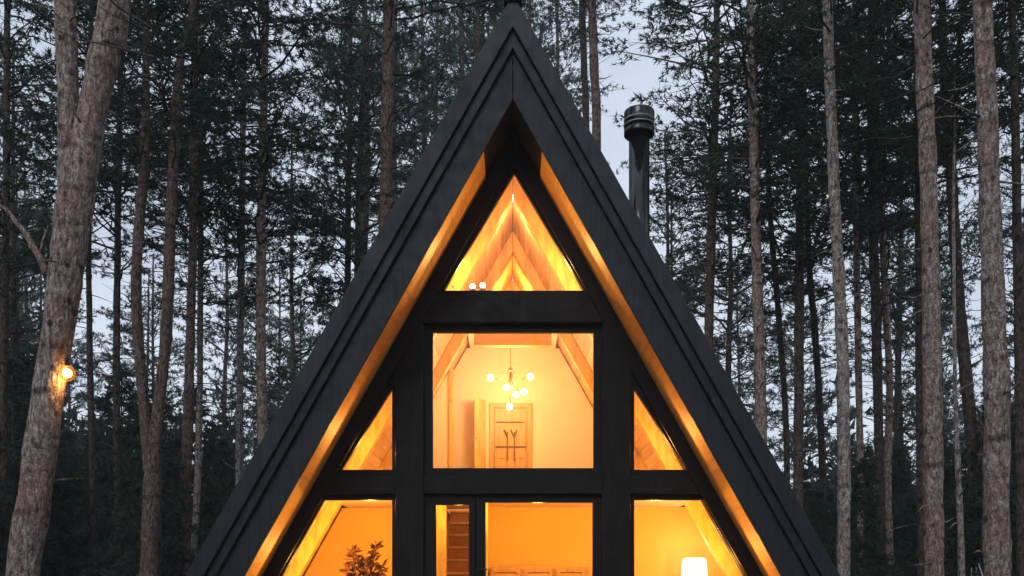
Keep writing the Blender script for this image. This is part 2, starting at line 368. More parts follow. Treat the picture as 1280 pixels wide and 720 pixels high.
# gable window
window(pp([(555, 363), (730, 363), (643, 216)]), pp([(541, 372), (744, 372), (643, 198)]))
window(pp([(541, 585), (742, 585), (742, 415), (541, 415)]), pp([(527, 596), (756, 596), (756, 402), (527, 402)]))
window(pp([(427, 587), (490, 587), (490, 486)]), pp([(405, 598), (497, 598), (497, 452)]))
window(pp([(858, 587), (793, 587), (793, 486)]), pp([(878, 598), (786, 598), (786, 452)]))
BOT = 812
window(pp([(301, BOT), (490, BOT), (490, 625), (405, 625)]), pp([(276, 826), (497, 826), (497, 616), (392, 616)]))
window(pp([(984, BOT), (793, BOT), (793, 625), (878, 625)]), pp([(1008, 826), (786, 826), (786, 616), (892, 616)]))
# glazed door with its sidelight
window(pp([(545, BOT), (586, BOT), (586, 631), (545, 631)]), pp([(527, 826), (594, 826), (594, 616), (527, 616)]), 'sidelight')
window(pp([(607, BOT-6), (741, BOT-6), (741, 628), (607, 628)]), pp([(595, 826), (756, 826), (756, 616), (595, 616)]), 'door')
dr = [o for o in cab.children if o.name.startswith('door')][0]
hx, hz = P(599, 712, .97)
h = MB(); h.tube([(hx, 1.0, hz), (hx, .945, hz), (hx+.11, .945, hz)], .011, 10); h.build('door_handle', M['iron'], dr, smooth=True)
m0, _ = P(587, 700, 1.1); m1, _ = P(604, 700, 1.1)
MB().box(m0, m1, 1.092, 1.13, zb, P(600, 612, 1.1)[1]).build('mullion', M['frame'], cab)
# slim drip rails that catch the light
(a, z1), (b, _) = P(541, 400.5, .9), P(744, 400.5, .9)
MB().box(-1.08, 1.10, .885, .904, z1-.022, z1+.004).build('drip_rail', M['char'], cab, bevel=.003)
# back wall of the house
bwz = lambda x: ZI-abs(x)/K
MB().prism([(-3.95, .6), (3.95, .6), (0.0, ZI-.02)], BACK-.14, BACK).build('rear_wall', M['char'], cab)
MB().prism([(-3.9, .62), (3.9, .62), (0.0, ZI-.05)], BACK-.17, BACK-.142).build('rear_lining', M['panel'], cab)
# trusses
def truss(y, tie=None, d=.36, w=.09):
    for s in (-1, 1):
        g = .003
        pts = [(s*g, ZI-.003), (s*(ZI-.003-.62)*K, .62), (s*(ZI-d-.62)*K, .62), (s*g, ZI-d)]
        MB().prism(pts, y-w, y+w).build('truss_rafter', M['beam'], cab, bevel=.004)
truss(2.2); truss(4.5); truss(6.9)
# mezzanine edge beam and floor (its underside is the pale ceiling of the upper room)
Zm = 4.22+EYE
MB().box(-(ZI-.36-Zm-.42)*K, (ZI-.36-Zm-.42)*K, 4.42, 4.58, Zm, Zm+.42).build('tie_beam', M['beamh'], cab, bevel=.004)
MB().box(-(ZI-Zm-.5)*K+.02, (ZI-Zm-.5)*K-.02, 4.62, BACK-.18, Zm+.38, Zm+.5).build('mezzanine_floor', M['plaster'], cab)
# floor between the storeys
Z1 = 1.35+EYE
MB().box(-(ZI-Z1-.16)*K+.02, (ZI-Z1-.16)*K-.02, 1.1, 3.4, Z1-0.02, Z1+.16).build('upper_floor', M['plaster'], cab)
MB().box(-.45, (ZI-Z1-.16)*K-.02, 3.4, BACK-.18, Z1-0.02, Z1+.16).build('upper_floor', M['plaster'], cab)
MB().box(-(ZI-Z1-.16)*K+.02, -1.08, 3.4, BACK-.18, Z1-0.02, Z1+.16).build('upper_floor', M['plaster'], cab)
MB().box(-1.08, -.45, 5.6, BACK-.18, Z1-0.02, Z1+.16).build('upper_floor', M['plaster'], cab)
# inner walls, upper storey
ub, ut = Z1+.162, Zm+.378
yb = 6.1
hx0 = (ZI-ub)*K-.02; hx1 = (ZI-ut)*K-.02
wl = MB().prism([(-hx0, ub), (hx0, ub), (hx1, ut), (-hx1, ut)], yb, yb+.12).build('upper_wall', M['plaster'], cab)
# partition to the left of the room, its corner post
xw = (565-641)*(5.7+12)/1200
MB().prism([(-hx0, ub), (xw-.05, ub), (xw-.05, ZI-(.055-xw)/K)], 5.70, 5.78).build('partition_wall', M['plaster'], cab)
MB().box(xw-.048, xw+.03, 5.66, 5.80, ub, ZI-(.055-xw)/K).build('corner_post', M['beam'], cab, bevel=.004)
# the inner door of the upper room
def D(px, py, d): s = d/1200; return ((px-641)*s, EYE+(740-py)*s)
dx0, dz1 = D(612, 503, 18.0); dx1, _ = D(665, 503, 18.0)
du = MB().ring([(dx0, ub), (dx1, ub), (dx1, dz1), (dx0, dz1)], [(dx0+.09, ub+.001), (dx1-.09, ub+.001), (dx1-.09, dz1-.09), (dx0+.09, dz1-.09)], yb-.05, yb-.002).build('inner_door', M['panel'], cab, bevel=.006)
lx0, lx1, lz1 = dx0+.095, dx1-.095, dz1-.095
lf = MB().box(lx0, lx1, yb-.035, yb-.004, ub+.01, lz1)
for q in range(2):
    for r_ in ((.15, .85), (1.0, 1.8)):
        a = lx0+.04+q*(lx1-lx0-.04)/2; lf.box(a, a+(lx1-lx0)/2-.06, yb-.043, yb-.036, ub+r_[0], min(ub+r_[1], lz1-.04))
lf.build('door_leaf', M['panel'], du, bevel=.003)
ir = MB(); cxm = (lx0+lx1)/2; zz = D(0, 558, 18)[1]
ir.box(lx0+.02, lx1-.02, yb-.062, yb-.046, zz-.012, zz+.012)
for q in (-1, 1):
    xx = cxm+q*.065
    ir.box(xx-.011, xx+.011, yb-.072, yb-.062, zz-.26, zz+.28)
    ir.tube([(xx, yb-.067, zz+.18), (xx-.07, yb-.067, zz+.32)], .01, 6)
    ir.tube([(xx, yb-.067, zz+.18), (xx+.05*q, yb-.067, zz+.32)], .01, 6)
zt = D(0, 531, 18)[1]; ir.box(lx0+.02, lx1-.06, yb-.06, yb-.046, zt+.05, zt+.068)
ir.build('iron_strap', M['softiron'], du)
# a leaf standing open at the left of the door
a0, b0 = D(593, 494, 17.75), D(604, 500, 18.0)
op = MB(); v = [(a0[0], 5.75, ub+.01), (a0[0]+.05, 5.75, ub+.01), (b0[0]+.05, 6.08, ub+.01), (b0[0], 6.08, ub+.01)]
v2 = [(x, y, 3.6+EYE-.0) for x, y, z in v]
op.add(v+v2, [(0,3,2,1),(4,5,6,7),(0,1,5,4),(1,2,6,5),(2,3,7,6),(3,0,4,7)]); op.build('open_door_leaf', M['beam'], cab, bevel=.004)
# ground floor walls
gt_ = Z1-.022
hx0 = (ZI-FLOOR)*K-.04; hx1 = (ZI-gt_)*K-.03
MB().prism([(-.45, zb), (hx0, zb), (hx1, gt_), (-.45, gt_)], 3.0, 3.1).build('lower_wall', M['plasterw'], cab)
MB().prism([(-hx0, zb), (-1.12, zb), (-1.12, gt_), (-hx1, gt_)], 3.2, 3.3).build('lower_wall', M['plasterw'], cab)
MB().box(-.45, -.40, 1.9, 2.998, zb, gt_).build('stair_partition', M['plasterw'], cab)
MB().box(-.44, -.36, 1.8, 1.898, zb, gt_).build('stair_newel', M['beam'], cab, bevel=.004)
MB().box(-1.12, -1.06, 2.3, 3.198, zb, gt_).build('stair_partition', M['plaster'], cab)
MB().box(-1.5, 0, 5.0, 5.06, zb, gt_).build('stairwell_wall', M['plaster'], cab)
MB().box(-1.13, -.98, 2.1, 2.298, zb, gt_).build('stair_newel', M['beam'], cab, bevel=.004)
st = MB(); stn = None
for i in range(1, 12):
    z = FLOOR+.21*i; y = 2.0+.2*(i-1)
    r_ = MB().box(-1.05, -.46, y+.03, y+.05, z-.21+.002, z-.036).build('stair_riser', M['riser'], cab)
    MB().box(-1.05, -.46, y, y+.235, z-.035, z).build('tread', M['panel'], r_, bevel=.004)
# flue pipe
FX, FY = (799-641)*14.4/1200, 2.4
zt = EYE+(740-139)*14.4/1200
fl = MB().lathe([(.155, 5.0), (.155, zt-.32)], 28, (FX, FY, 0)).build('flue_pipe', M['flue'], cab, smooth=False)
for q in fl.data.polygons: q.use_smooth = len(q.vertices) == 4
cp = MB().lathe([(.157, zt-.375), (.222, zt-.37), (.228, zt-.36), (.228, zt-.30), (.220, zt-.29), (.220, zt-.275), (.228, zt-.265), (.228, zt-.03), (.220, zt-.008), (.205, zt), (.02, zt+.004)], 32, (FX, FY, 0)).build('flue_cap', M['flue'], fl)
for q in cp.data.polygons: q.use_smooth = len(q.vertices) == 4
for dz in (.15, .225): MB().lathe([(.229, zt-dz-.010), (.233, zt-dz), (.229, zt-dz+.010)], 28, (FX, FY, 0)).build('clamp_band', M['steel'], fl)
fb = MB().lathe([(.30, 5.35), (.17, 6.1)], 24, (FX, FY, 0)).build('flashing_collar', M['metal'], fl)

# ------------------------------------------------------------------ lamps and furniture
def point(name, loc, w, col, rad=.08, parent=None):
    d = bpy.data.lights.new(name, 'POINT'); d.energy = w; d.color = col; d.shadow_soft_size = rad
    o = bpy.data.objects.new(name, d); COL.objects.link(o); o.location = loc
    if parent: o.parent = parent
    return o
WARM = (1, .60, .22); AMB = (1, .47, .07)
ch = thing('chandelier', 'brass chandelier of clustered lit globes hanging in the upper room', 'chandelier', ((638-641)*16.8/1200, 4.8, Zm+.38))
zc = EYE+(740-462)*.014-(Zm+.38)
MB().tube([(0, 0, 0), (0, 0, zc)], .008, 8).build('rod', M['brass'], ch, smooth=True)
MB().lathe([(.06, -.03), (.06, 0)], 16).build('ceiling_rose', M['brass'], ch)
MB().ball((0, 0, zc), .04).build('hub', M['brass'], ch, smooth=True)
for i, (bx, bz, dy) in enumerate(((613, 472, 0), (663, 470, .05), (633, 487, -.18), (655, 487, .2), (645, 495, -.1), (637, 508, .02))):
    x = (bx-638)*.014; z = EYE+(740-bz)*.014-(Zm+.38)
    a = MB().tube([(0, 0, zc), (x*.6, dy*.6, min(zc, z)-.05), (x, dy, z+.07)], .007, 6).build('arm', M['brass'], ch, smooth=True)
    MB().ball((x, dy, z), .056).build('bulb', M['bulb'], ch, smooth=True)
point('chandelier_glow', (0, 0, zc-.30), 130, (1, .55, .215), .22, ch)
# added ceiling lamps, put in to light the rooms and soffit: small downlights with a body
def fill_downlight(x, y, z, w, col=AMB, label=''):
    t = thing('fill_ceiling_lamp', label, 'ceiling lamp', (x, y, z), 0, 'added fill lamps inside the cabin')
    MB().lathe([(.07, -.022), (.08, 0)], 18).build('housing', M['brass'], t, smooth=True)
    MB().lathe([(.055, -.026), (.055, -.023)], 18).build('bulb', M['bulb'], t)
    point('ceiling_fill_light', (0, 0, -.14), w, col, .07, t)
fill_downlight(-2.0, 1.5, Z1-.02, 62, AMB, 'added brass ceiling lamp above the dried plant behind the lower left window')
fill_downlight(2.0, 1.5, Z1-.02, 58, AMB, 'added brass ceiling lamp above the table lamp behind the lower right window')
fill_downlight(.35, 1.5, Z1-.02, 66, AMB, 'added brass ceiling lamp inside the glazed door')
fill_downlight(-.75, 1.5, Z1-.02, 36, AMB, 'added brass ceiling lamp over the foot of the staircase')
lo = thing('fill_pendant', 'added glass globe pendant hidden high in the gable behind the top window', 'pendant lamp', (0, 2.62, ZI-.02))  # added lamp, kept out of sight behind the truss to brighten the gable
MB().tube([(0, 0, 0), (0, 0, -.12)], .007, 8).build('cord', M['iron'], lo)
MB().ball((0, 0, -.16), .05).build('bulb', M['bulb'], lo, smooth=True)
point('pendant_fill_light', (0, .35, -.40), 34, (1, .54, .24), .1, lo)
lo2 = thing('fill_floor_lamp', 'added slim floor lamp hidden on the mezzanine behind the top window', 'floor lamp', (0, 6.0, Zm+.502))  # added lamp, out of sight, lighting the rear of the gable
MB().lathe([(.13, 0), (.13, .02), (.012, .03), (.012, .6)], 18).build('stand', M['brass'], lo2)
MB().lathe([(.12, .5), (.09, .68)], 18).build('lamp_shade', M['shade'], lo2)
point('floor_fill_light', (0, 0, .85), 40, AMB, .1, lo2)
# twin bulbs at the foot of the gable window
x0, z0 = P(597, 357.5, 1.2)
tb = thing('twin_spotlight', 'pair of small bright bulbs clipped at the foot of the gable window', 'spotlight', (x0, 1.2, z0-.055))
MB().box(-.11, .11, -.03, .03, -.04, .0).build('bracket', M['iron'], tb, bevel=.004)
for q in (-1, 1):
    MB().tube([(q*.07, 0, 0), (q*.07, 0, .03)], .02, 10).build('socket', M['iron'], tb)
    MB().ball((q*.07, 0, .055+.008*q), .035).build('bulb', M['bulb2'], tb, smooth=True)
point('spot_light', (.0, .28, .26), 72, (1, .52, .14), .04, tb)
sl_ = thing('sill_fill_uplight', 'added brass fill lamp hidden on the beam behind the right corner of the gable window', 'fill_light', (.52, 1.46, z0-.35))  # added below the sill to throw light on ceiling and soffit
MB().lathe([(.05, 0), (.06, .10), (.045, .11)], 18).build('housing', M['brass'], sl_, smooth=True)
MB().lathe([(.04, .111), (.04, .115)], 18).build('bulb', M['bulb'], sl_)
point('fill_light', (0, 0, .58), 72, (1, .52, .14), .04, sl_)
for q, w_ in ((-1, 'left'), (1, 'right')):
    u = thing('floor_fill_uplight', 'added brass fill lamp hidden on the upper floor behind the '+w_+' slanted side window', 'floor light', (q*1.88, 1.34, Z1+.162), 0, 'added fill lamps on the upper floor')  # added below the glass so light spills onto the soffit
    MB().lathe([(.06, 0), (.07, .08), (.05, .09)], 18).build('housing', M['brass'], u, smooth=True)
    MB().lathe([(.045, .091), (.045, .095)], 18).build('bulb', M['bulb'], u)
    point('fill_light', (0, 0, .42), 60, (1, .44, .09), .05, u)
    u = thing('fill_torchiere', 'added slim brass fill lamp standing behind the lower '+w_+' window under the sloping ceiling', 'floor lamp', (q*2.72, 1.36, FLOOR), 0, 'added fill lamps on the ground floor')  # added low behind the frame to light the lower soffit
    MB().lathe([(.12, 0), (.12, .02), (.012, .03), (.012, .9)], 18).build('stand', M['brass'], u)
    MB().lathe([(.03, .88), (.09, 1.0), (.085, 1.0), (.02, .9)], 18).build('bowl', M['brass'], u, smooth=True)
    MB().lathe([(.05, .97), (.05, .975)], 18).build('bulb', M['bulb'], u)
    point('torchiere_fill_light', (0, 0, 1.22), 70, (1, .44, .08), .05, u)
# table lamp on its side table
ty = 2.35; lx = (868-641)*(ty+12)/1200; lz = EYE+(740-697)*(ty+12)/1200
tt = thing('side_table', 'round wooden side table carrying the lit lamp by the lower right window', 'side table', (lx, ty, FLOOR))
MB().lathe([(.26, .64), (.27, .66), (.26, .68)], 28).build('tabletop', M['panel'], tt)
for q in range(3):
    a = q*2.094+.5; MB().tube([(.2*math.cos(a), .2*math.sin(a), .64), (.25*math.cos(a), .25*math.sin(a), .0)], [.02, .014], 8).build('leg', M['panel'], tt)
tl = thing('table_lamp', 'white shaded table lamp glowing on the round side table', 'table lamp', (lx, ty, FLOOR+.68))
hh = lz-(FLOOR+.68)
MB().lathe([(.08, 0), (.09, .02), (.03, .05), (.07, .16), (.08, .26), (.03, .38), (.012, .42), (.012, hh-.3)], 22).build('lamp_base', M['pot'], tl, smooth=True)
MB().lathe([(.19, hh-.36), (.20, hh-.3), (.18, hh-.06), (.165, hh-.015), (.13, hh)], 28).build('lamp_shade', M['shade'], tl, smooth=True)
point('lamp_glow', (-.1, .2, hh+.10), 9, (1, .72, .40), .1, tl)
# cupboard with framed doors behind the glazed door
cyp = 2.55; cz = EYE+(740-708)*(cyp+12)/1200; cx0 = (612-641)*(cyp+12)/1200; cx1 = (738-641)*(cyp+12)/1200
cb = thing('cupboard', 'low pine cupboard with framed doors seen through the glazed door', 'cupboard', ((cx0+cx1)/2, cyp, FLOOR))
w = (cx1-cx0)/2; H = cz-FLOOR
MB().box(-w, w, .0, .4, 0, H).build('carcass', M['panel'], cb, bevel=.005)
for q in range(3):
    a = -w+.02+q*(2*w-.04)/3; b = a+(2*w-.04)/3-.05
    d_ = MB().ring([(a, .05), (b, .05), (b, H-.03), (a, H-.03)], [(a+.06, .11), (b-.06, .11), (b-.06, H-.09), (a+.06, H-.09)], -.03, -.002).build('cupboard_door', M['panel'], cb, bevel=.003)
    MB().box(a+.062, b-.062, -.012, -.002, .112, H-.092).build('door_panel', M['beamh'], d_)
# dried plant
pyy = 1.75; plx = (454-641)*(pyy+12)/1200
pl = thing('potted_plant', 'dried brown spiky plant in a pot behind the lower left window', 'plant', (plx, pyy, FLOOR))
MB().lathe([(.13, 0), (.17, .32), (.18, .34), (.15, .34), (.14, .30)], 22).build('pot', M['pot'], pl, smooth=True)
rp = random.Random(5); st = MB(); lv = MB()
ztop = EYE+(740-680)*(pyy+12)/1200-FLOOR
for k, (ex, eh) in enumerate(((-.16, ztop-.08), (.19, ztop), (.02, ztop-.22), (-.24, ztop-.35), (.27, ztop-.3))):
    st.tube([(0, 0, .3), (ex*.35, .02*k, .3+(eh-.3)*.5), (ex, .03*k-.05, eh)], [.014, .01, .006], 6)
    for j in range(110):
        f = .35+.65*rp.random(); c = Vector((ex*f, .02, .3+(eh-.3)*f))
        d = Vector((rp.uniform(-1, 1), rp.uniform(-1, 1), rp.uniform(-.3, 1))).normalized(); l = rp.uniform(.09, .17); sdv = d.cross(Vector((0, 1, .2))).normalized()*.02
        e = c+d*l; md = c+d*l*.5
        b = len(lv.v); lv.add([c, md+sdv, e, md-sdv], [(0, 1, 2, 3)])
st.build('stem', M['dryleaf'], pl); lv.build('foliage', M['dryleaf'], pl)

# ------------------------------------------------------------------ trees
def fast_mesh(name, verts, tri, mats, midx=None):
    me = bpy.data.meshes.new(name); nv = len(verts); nf = len(tri)
    me.vertices.add(nv); me.vertices.foreach_set('co', np.asarray(verts, dtype=np.float32).ravel())
    me.loops.add(nf*3); me.loops.foreach_set('vertex_index', np.asarray(tri, dtype=np.int32).ravel())
    me.polygons.add(nf); me.polygons.foreach_set('loop_start', np.arange(0, nf*3, 3, dtype=np.int32))
    me.polygons.foreach_set('loop_total', np.full(nf, 3, dtype=np.int32))
    for m_ in mats: me.materials.append(m_)
    if midx is not None: me.polygons.foreach_set('material_index', np.asarray(midx, dtype=np.int32))
    me.update(calc_edges=True); me.validate()
    return me
def tufts(rng, P0, Dr, per, ln, wd):
    """needle sprays: per slim triangles round each point, spread about the twig direction"""
    n = len(P0); P_ = np.repeat(P0, per, 0); D_ = np.repeat(Dr, per, 0)
    d = D_*.55+rng.normal(0, .62, (n*per, 3)); d /= np.linalg.norm(d, axis=1)[:, None]+1e-9
    r = rng.normal(0, 1, (n*per, 3)); s = np.cross(d, r); s /= np.linalg.norm(s, axis=1)[:, None]+1e-9
    l = ln*rng.uniform(.6, 1.3, (n*per, 1)); w_ = wd*rng.uniform(.6, 1.3, (n*per, 1))
    A = P_+s*w_*.5; B = P_-s*w_*.5; C = P_+d*l
    v = np.stack([A, B, C], 1).reshape(-1, 3)
    return v, np.arange(len(v)).reshape(-1, 3)
def limb_tubes(paths, radii, sides=4):
    V = []; F = []
    for pts, rd in zip(paths, radii):
        b = len(V); n = len(pts)
        for i, (p_, r_) in enumerate(zip(pts, rd)):
            t_ = pts[min(i+1, n-1)]-pts[max(i-1, 0)]; t_ = t_/(np.linalg.norm(t_)+1e-9)
            a = np.cross(t_, (0, 0, 1.0)); na = np.linalg.norm(a); a = a/na if na > 1e-3 else np.array((1., 0, 0)); b2 = np.cross(t_, a)
            for k in range(sides):
                q = 2*math.pi*k/sides; V.append(p_+(a*math.cos(q)+b2*math.sin(q))*r_)
        for i in range(n-1):
            for k in range(sides):
                k2 = (k+1) % sides
                a_, b_, c_, d_ = b+i*sides+k, b+i*sides+k2, b+(i+1)*sides+k2, b+(i+1)*sides+k
                F += [(a_, b_, c_), (a_, c_, d_)]
    return np.array(V), np.array(F)
def crown_mesh(name, seed, H, Rm, nb, tn, kind, mat, per=7, ln=.17, wd=.042, bare=0):
    rng = np.random.default_rng(seed); paths = []; radii = []; TP = []; TD = []
    for i in range(nb+bare):
        dead = i >= nb
        t_ = rng.uniform(0, 1) if not dead else -rng.uniform(.02, .38)
        z = t_*H
        if kind == 'pine':
            prof = (math.sin(math.pi*min(1, max(.0, t_)*.86+.16))**.7) if not dead else .55
            up = rng.uniform(-.05, .45)+.35*max(0, t_)
        else:
            prof = max(.04, (1-t_)**.85) if not dead else .6
            up = rng.uniform(-.28, .06)
        Lb = Rm*prof*rng.uniform(.55, 1.15); a = rng.uniform(0, 2*math.pi)
        if dead: up = rng.uniform(-.25, .35); Lb = Rm*rng.uniform(.2, .62)
        dr = np.array((math.cos(a), math.sin(a), up)); bend = rng.normal(0, .12, 3); bend[2] = (-.25 if kind == 'spruce' else .12)*rng.uniform(.3, 1)
        ss = np.linspace(0, 1, 6 if not dead else 5)
        pts = [np.array((0, 0, z))+dr*Lb*s_+bend*Lb*s_*s_ + (rng.normal(0, .03*Lb, 3) if s_ > 0 else 0) for s_ in ss]
        r0 = .012+.011*Lb if kind == 'pine' else .010+.006*Lb
        if dead: r0 *= .7
        paths.append(pts); radii.append([r0*(1-.85*s_) for s_ in ss])
        if dead: continue
        # side twigs carry the needles
        nt_ = max(3, int(Lb*5.0)); den = rng.choice((.45, .8, 1.2, 1.5)) if kind == 'pine' else 1
        for j in range(nt_):
            s_ = rng.uniform(.22 if kind == 'pine' else .08, 1.0); k = min(len(ss)-2, int(s_*(len(ss)-1))); f = s_*(len(ss)-1)-k
            base = pts[k]*(1-f)+pts[k+1]*f
            sd_ = rng.choice((-1, 1)); q = a+sd_*rng.uniform(.35, 1.15); tl_ = Lb*.34*(1.15-s_*.75)*rng.uniform(.6, 1.3)+.15
            td = np.array((math.cos(q), math.sin(q), rng.uniform(-.1, .35) if kind == 'pine' else rng.uniform(-.45, .05)))
            paths.append([base, base+td*tl_*.55, base+td*tl_]); radii.append([.007, .005, .003])
            m_ = max(2, int(tn*den*tl_))
            u = rng.uniform(.15, 1.05, (m_, 1)); pp_ = base+td*tl_*u+rng.normal(0, .05, (m_, 3))*np.array((1, 1, .7))
            TP.append(pp_); TD.append(np.tile(td/np.linalg.norm(td), (m_, 1)))
    TP = np.concatenate(TP); TD = np.concatenate(TD)
    v1, f1 = tufts(rng, TP, TD, per, ln, wd)
    v2, f2 = limb_tubes(paths, radii, 3)
    v = np.concatenate([v1, v2]); f = np.concatenate([f1, f2+len(v1)])
    mi = np.concatenate([np.zeros(len(f1), int), np.ones(len(f2), int)])
    return fast_mesh(name, v, f, [mat, M['limb']], mi)
PC = [crown_mesh('pine_crown', 10+i, 12, 2.6+.25*(i % 3), 74, 7.3, 'pine', M['pine'], 7, .15, .036, bare=26) for i in range(5)]
SP = [crown_mesh('spruce_crown', 40+i, 7, 2.0, 130, 17, 'spruce', M['spruce'], 7, .15, .042) for i in range(3)]

def catmull(P_, n):
    out = []
    Q = [2*P_[0]-P_[1]]+P_+[2*P_[-1]-P_[-2]]
    for i in range(1, len(Q)-2):
        for j in range(n):
            t_ = j/n; a, b, c, d = Q[i-1], Q[i], Q[i+1], Q[i+2]
            out.append(.5*((2*b)+(c-a)*t_+(2*a-5*b+4*c-d)*t_**2+(3*b-a-3*c+d)*t_**3))
    out.append(Q[-2]); return out
def stem(mb, knots, seed, sides=14, step=.22, rough=.07, stubs=8):
    """knots: list of (x,y,z,r)"""
    rr = random.Random(seed); K_ = [np.array(k, float) for k in knots]
    Ltot = sum(np.linalg.norm(K_[i+1][:3]-K_[i][:3]) for i in range(len(K_)-1))
    pts = catmull(K_, max(2, int(Ltot/step/(len(K_)-1))))
    base = len(mb.v); n = len(pts); V = []
    ph = [rr.uniform(0, 6.28) for _ in range(6)]
    for i, p_ in enumerate(pts):
        z = p_[2]; whorl = .05*max(0, math.sin(z*5.6+ph[0]))**6
        for k in range(sides):
            q = 2*math.pi*k/sides
            r_ = p_[3]*(1+whorl+rough*(.6*math.sin(3*q+z*1.7+ph[1])+.5*math.sin(5*q-z*3.1+ph[2])+.6*math.sin(2*q+z*6.3+ph[3]))+rr.uniform(-.035, .035))
            V.append((p_[0]+r_*math.cos(q), p_[1]+r_*math.sin(q), z))
    F = [(i*sides+k, i*sides+(k+1) % sides, (i+1)*sides+(k+1) % sides, (i+1)*sides+k) for i in range(n-1) for k in range(sides)]
    F += [tuple((n-1)*sides+k for k in range(sides))]
    mb.add(V, F)
    for _ in range(stubs):
        p_ = pts[rr.randrange(int(n*.15), n-1)]; q = rr.uniform(0, 6.28); l = rr.uniform(.12, .5)*(1 if rr.random() < .7 else 2.2)
        a = Vector(p_[:3])+Vector((math.cos(q), math.sin(q), 0))*p_[3]*.8; d = Vector((math.cos(q), math.sin(q), rr.uniform(-.3, .6)))
        mb.tube([a, a+d*l*.5, a+d*l+Vector((0, 0, rr.uniform(-.1, .1)))], [.018, .012, .005], 5)
    return mb
def W3(px, py, d): return ((px-641)*d/1200, d-12, EYE+(740-py)*d/1200)
def place_crown(root, me, loc, rz, sc, tilt=(0, 0)):
    o = bpy.data.objects.new('crown', me); COL.objects.link(o); o.parent = root; o.location = loc; o.rotation_euler = (tilt[0], tilt[1], rz); o.scale = sc
    return o
tree_seed = 100
def px_tree(name, label, d, stems, mat, H=20, h0=9, cs=1.0, crown=None, stubs=9, group='pines standing around the cabin', extra=None):
    """stems: lists of (px,py,width px); the first list runs down to the ground; others fork off it"""
    global tree_seed; tree_seed += 1
    rr = random.Random(tree_seed)
    s0 = sorted(stems[0], key=lambda a: -a[1])
    b = W3(s0[0][0], s0[0][1], d); b1 = W3(s0[1][0], s0[1][1], d)
    sl = (b[0]-b1[0])/(b[2]-b1[2]); gx = b[0]-sl*b[2]*.8; gy = b[1]; g = gz(gx, gy)
    root = thing(name, label, 'tree', (gx, gy, g), 0, group)
    mb = MB(); tops = []
    for si, S in enumerate(stems):
        S = sorted(S, key=lambda a: -a[1]); kn = []
        for px, py, w in S:
            x, y, z = W3(px, py, d); kn.append((x-gx, 0, z-g, w*d/2400*.92))
        if si == 0: kn = [(0, 0, -.15, kn[0][3]*1.35), (kn[0][0]*.25, 0, .35, kn[0][3]*1.12)]+kn
        last, prev = kn[-1], kn[-2]
        if S[-1][1] <= 60:
            s_ = (last[0]-prev[0])/max(.5, last[2]-prev[2])
            top = H*(1 if si == 0 else .93)
            if top > last[2]+2:
                for f in (.5, 1): kn.append((last[0]+s_*(top-last[2])*f*.6+rr.uniform(-.1, .1), rr.uniform(-.15, .15), last[2]+(top-last[2])*f, last[3]*(1-.8*f)))
        elif si == 0 or len(stems) > 1:
            top = max(H, last[2]+1)
            for f in (.5, 1): kn.append((last[0]+rr.uniform(-.15, .15), 0, last[2]+(top-last[2])*f, last[3]*(1-.82*f)))
        stem(mb, kn, tree_seed*7+si, stubs=stubs); tops.append(kn)
    if extra: extra(mb, gx, gy, g)
    mb.build('trunk', mat, root, smooth=True)
    for kn in tops:
        top = kn[-1]; zc_ = h0; L_ = top[2]-h0+.6
        if L_ < 1: continue
        # position of the stem at h0
        xx = 0
        for a, c in zip(kn[:-1], kn[1:]):
            if a[2] <= h0 <= c[2]: f = (h0-a[2])/(c[2]-a[2]); xx = a[0]*(1-f)+c[0]*f
        me = PC[crown if crown is not None else rr.randrange(5)]
        lean = math.atan2(top[0]-xx, L_)
        place_crown(root, me, (xx, 0, h0), rr.uniform(0, 6.28), (cs, cs, L_/12), (0, lean))
    return root
def dead_limb(pts, r0, d):
    def f(mb, gx, gy, g):
        q = [W3(a, b, d) for a, b in pts]; q = [(x-gx, y-gy, z-g) for x, y, z in q]
        mb.tube(q, [r0*(1-.75*i/(len(q)-1)) for i in range(len(q))], 7)
    return f
T = px_tree
def limbs_T1(mb, gx, gy, g):
    dead_limb([(62, 352), (50, 322), (30, 290), (8, 262), (-20, 246)], .055, 12)(mb, gx, gy, g)
    dead_limb([(50, 322), (54, 300), (60, 282)], .025, 12)(mb, gx, gy, g)
T('forked_pine', 'big forked pine with mottled pink-grey bark at the left edge', 12,
  [[(28, 720, 44), (46, 600, 43), (64, 470, 41), (76, 380, 42), (88, 300, 46), (98, 232, 46), (114, 150, 38), (130, 70, 40), (142, 0, 42)],
   [(90, 285, 26), (86, 225, 27), (85, 150, 27), (83, 70, 27), (82, 0, 27)]], M['bark_pink'], 19, 11, .9, extra=limbs_T1)
T('twin_stem_pine', 'slim pine splitting into twin stems right of the big forked pine', 20,
  [[(187, 720, 25), (190, 620, 24), (193, 560, 18), (203, 470, 15), (209, 390, 15), (214, 260, 14), (221, 130, 13), (228, 60, 10), (240, 15, 9)],
   [(186, 590, 14), (181, 520, 14), (174, 440, 14), (170, 360, 14), (176, 260, 13), (181, 180, 12)]], M['bark_red'], 17, 10, .8)
T('pine_tree', 'thin dark pine beside the left stem of the twin-stem pine', 24, [[(150, 720, 9), (146, 560, 9), (146, 400, 9), (148, 240, 8), (152, 40, 7)]], M['bark_dark'], 19, 9)
T('pine_tree', 'straight brown pine just right of the twin-stem pine', 22, [[(230, 720, 15), (234, 560, 14), (238, 420, 12), (241, 300, 11), (244, 40, 9)]], M['bark_red'], 18, 9)
T('pine_tree', 'pale speckled slim pine just behind the brown pine left of the roof', 27, [[(240, 720, 9), (247, 600, 9), (250, 450, 8), (252, 30, 7)]], M['bark_grey'], 19, 9)
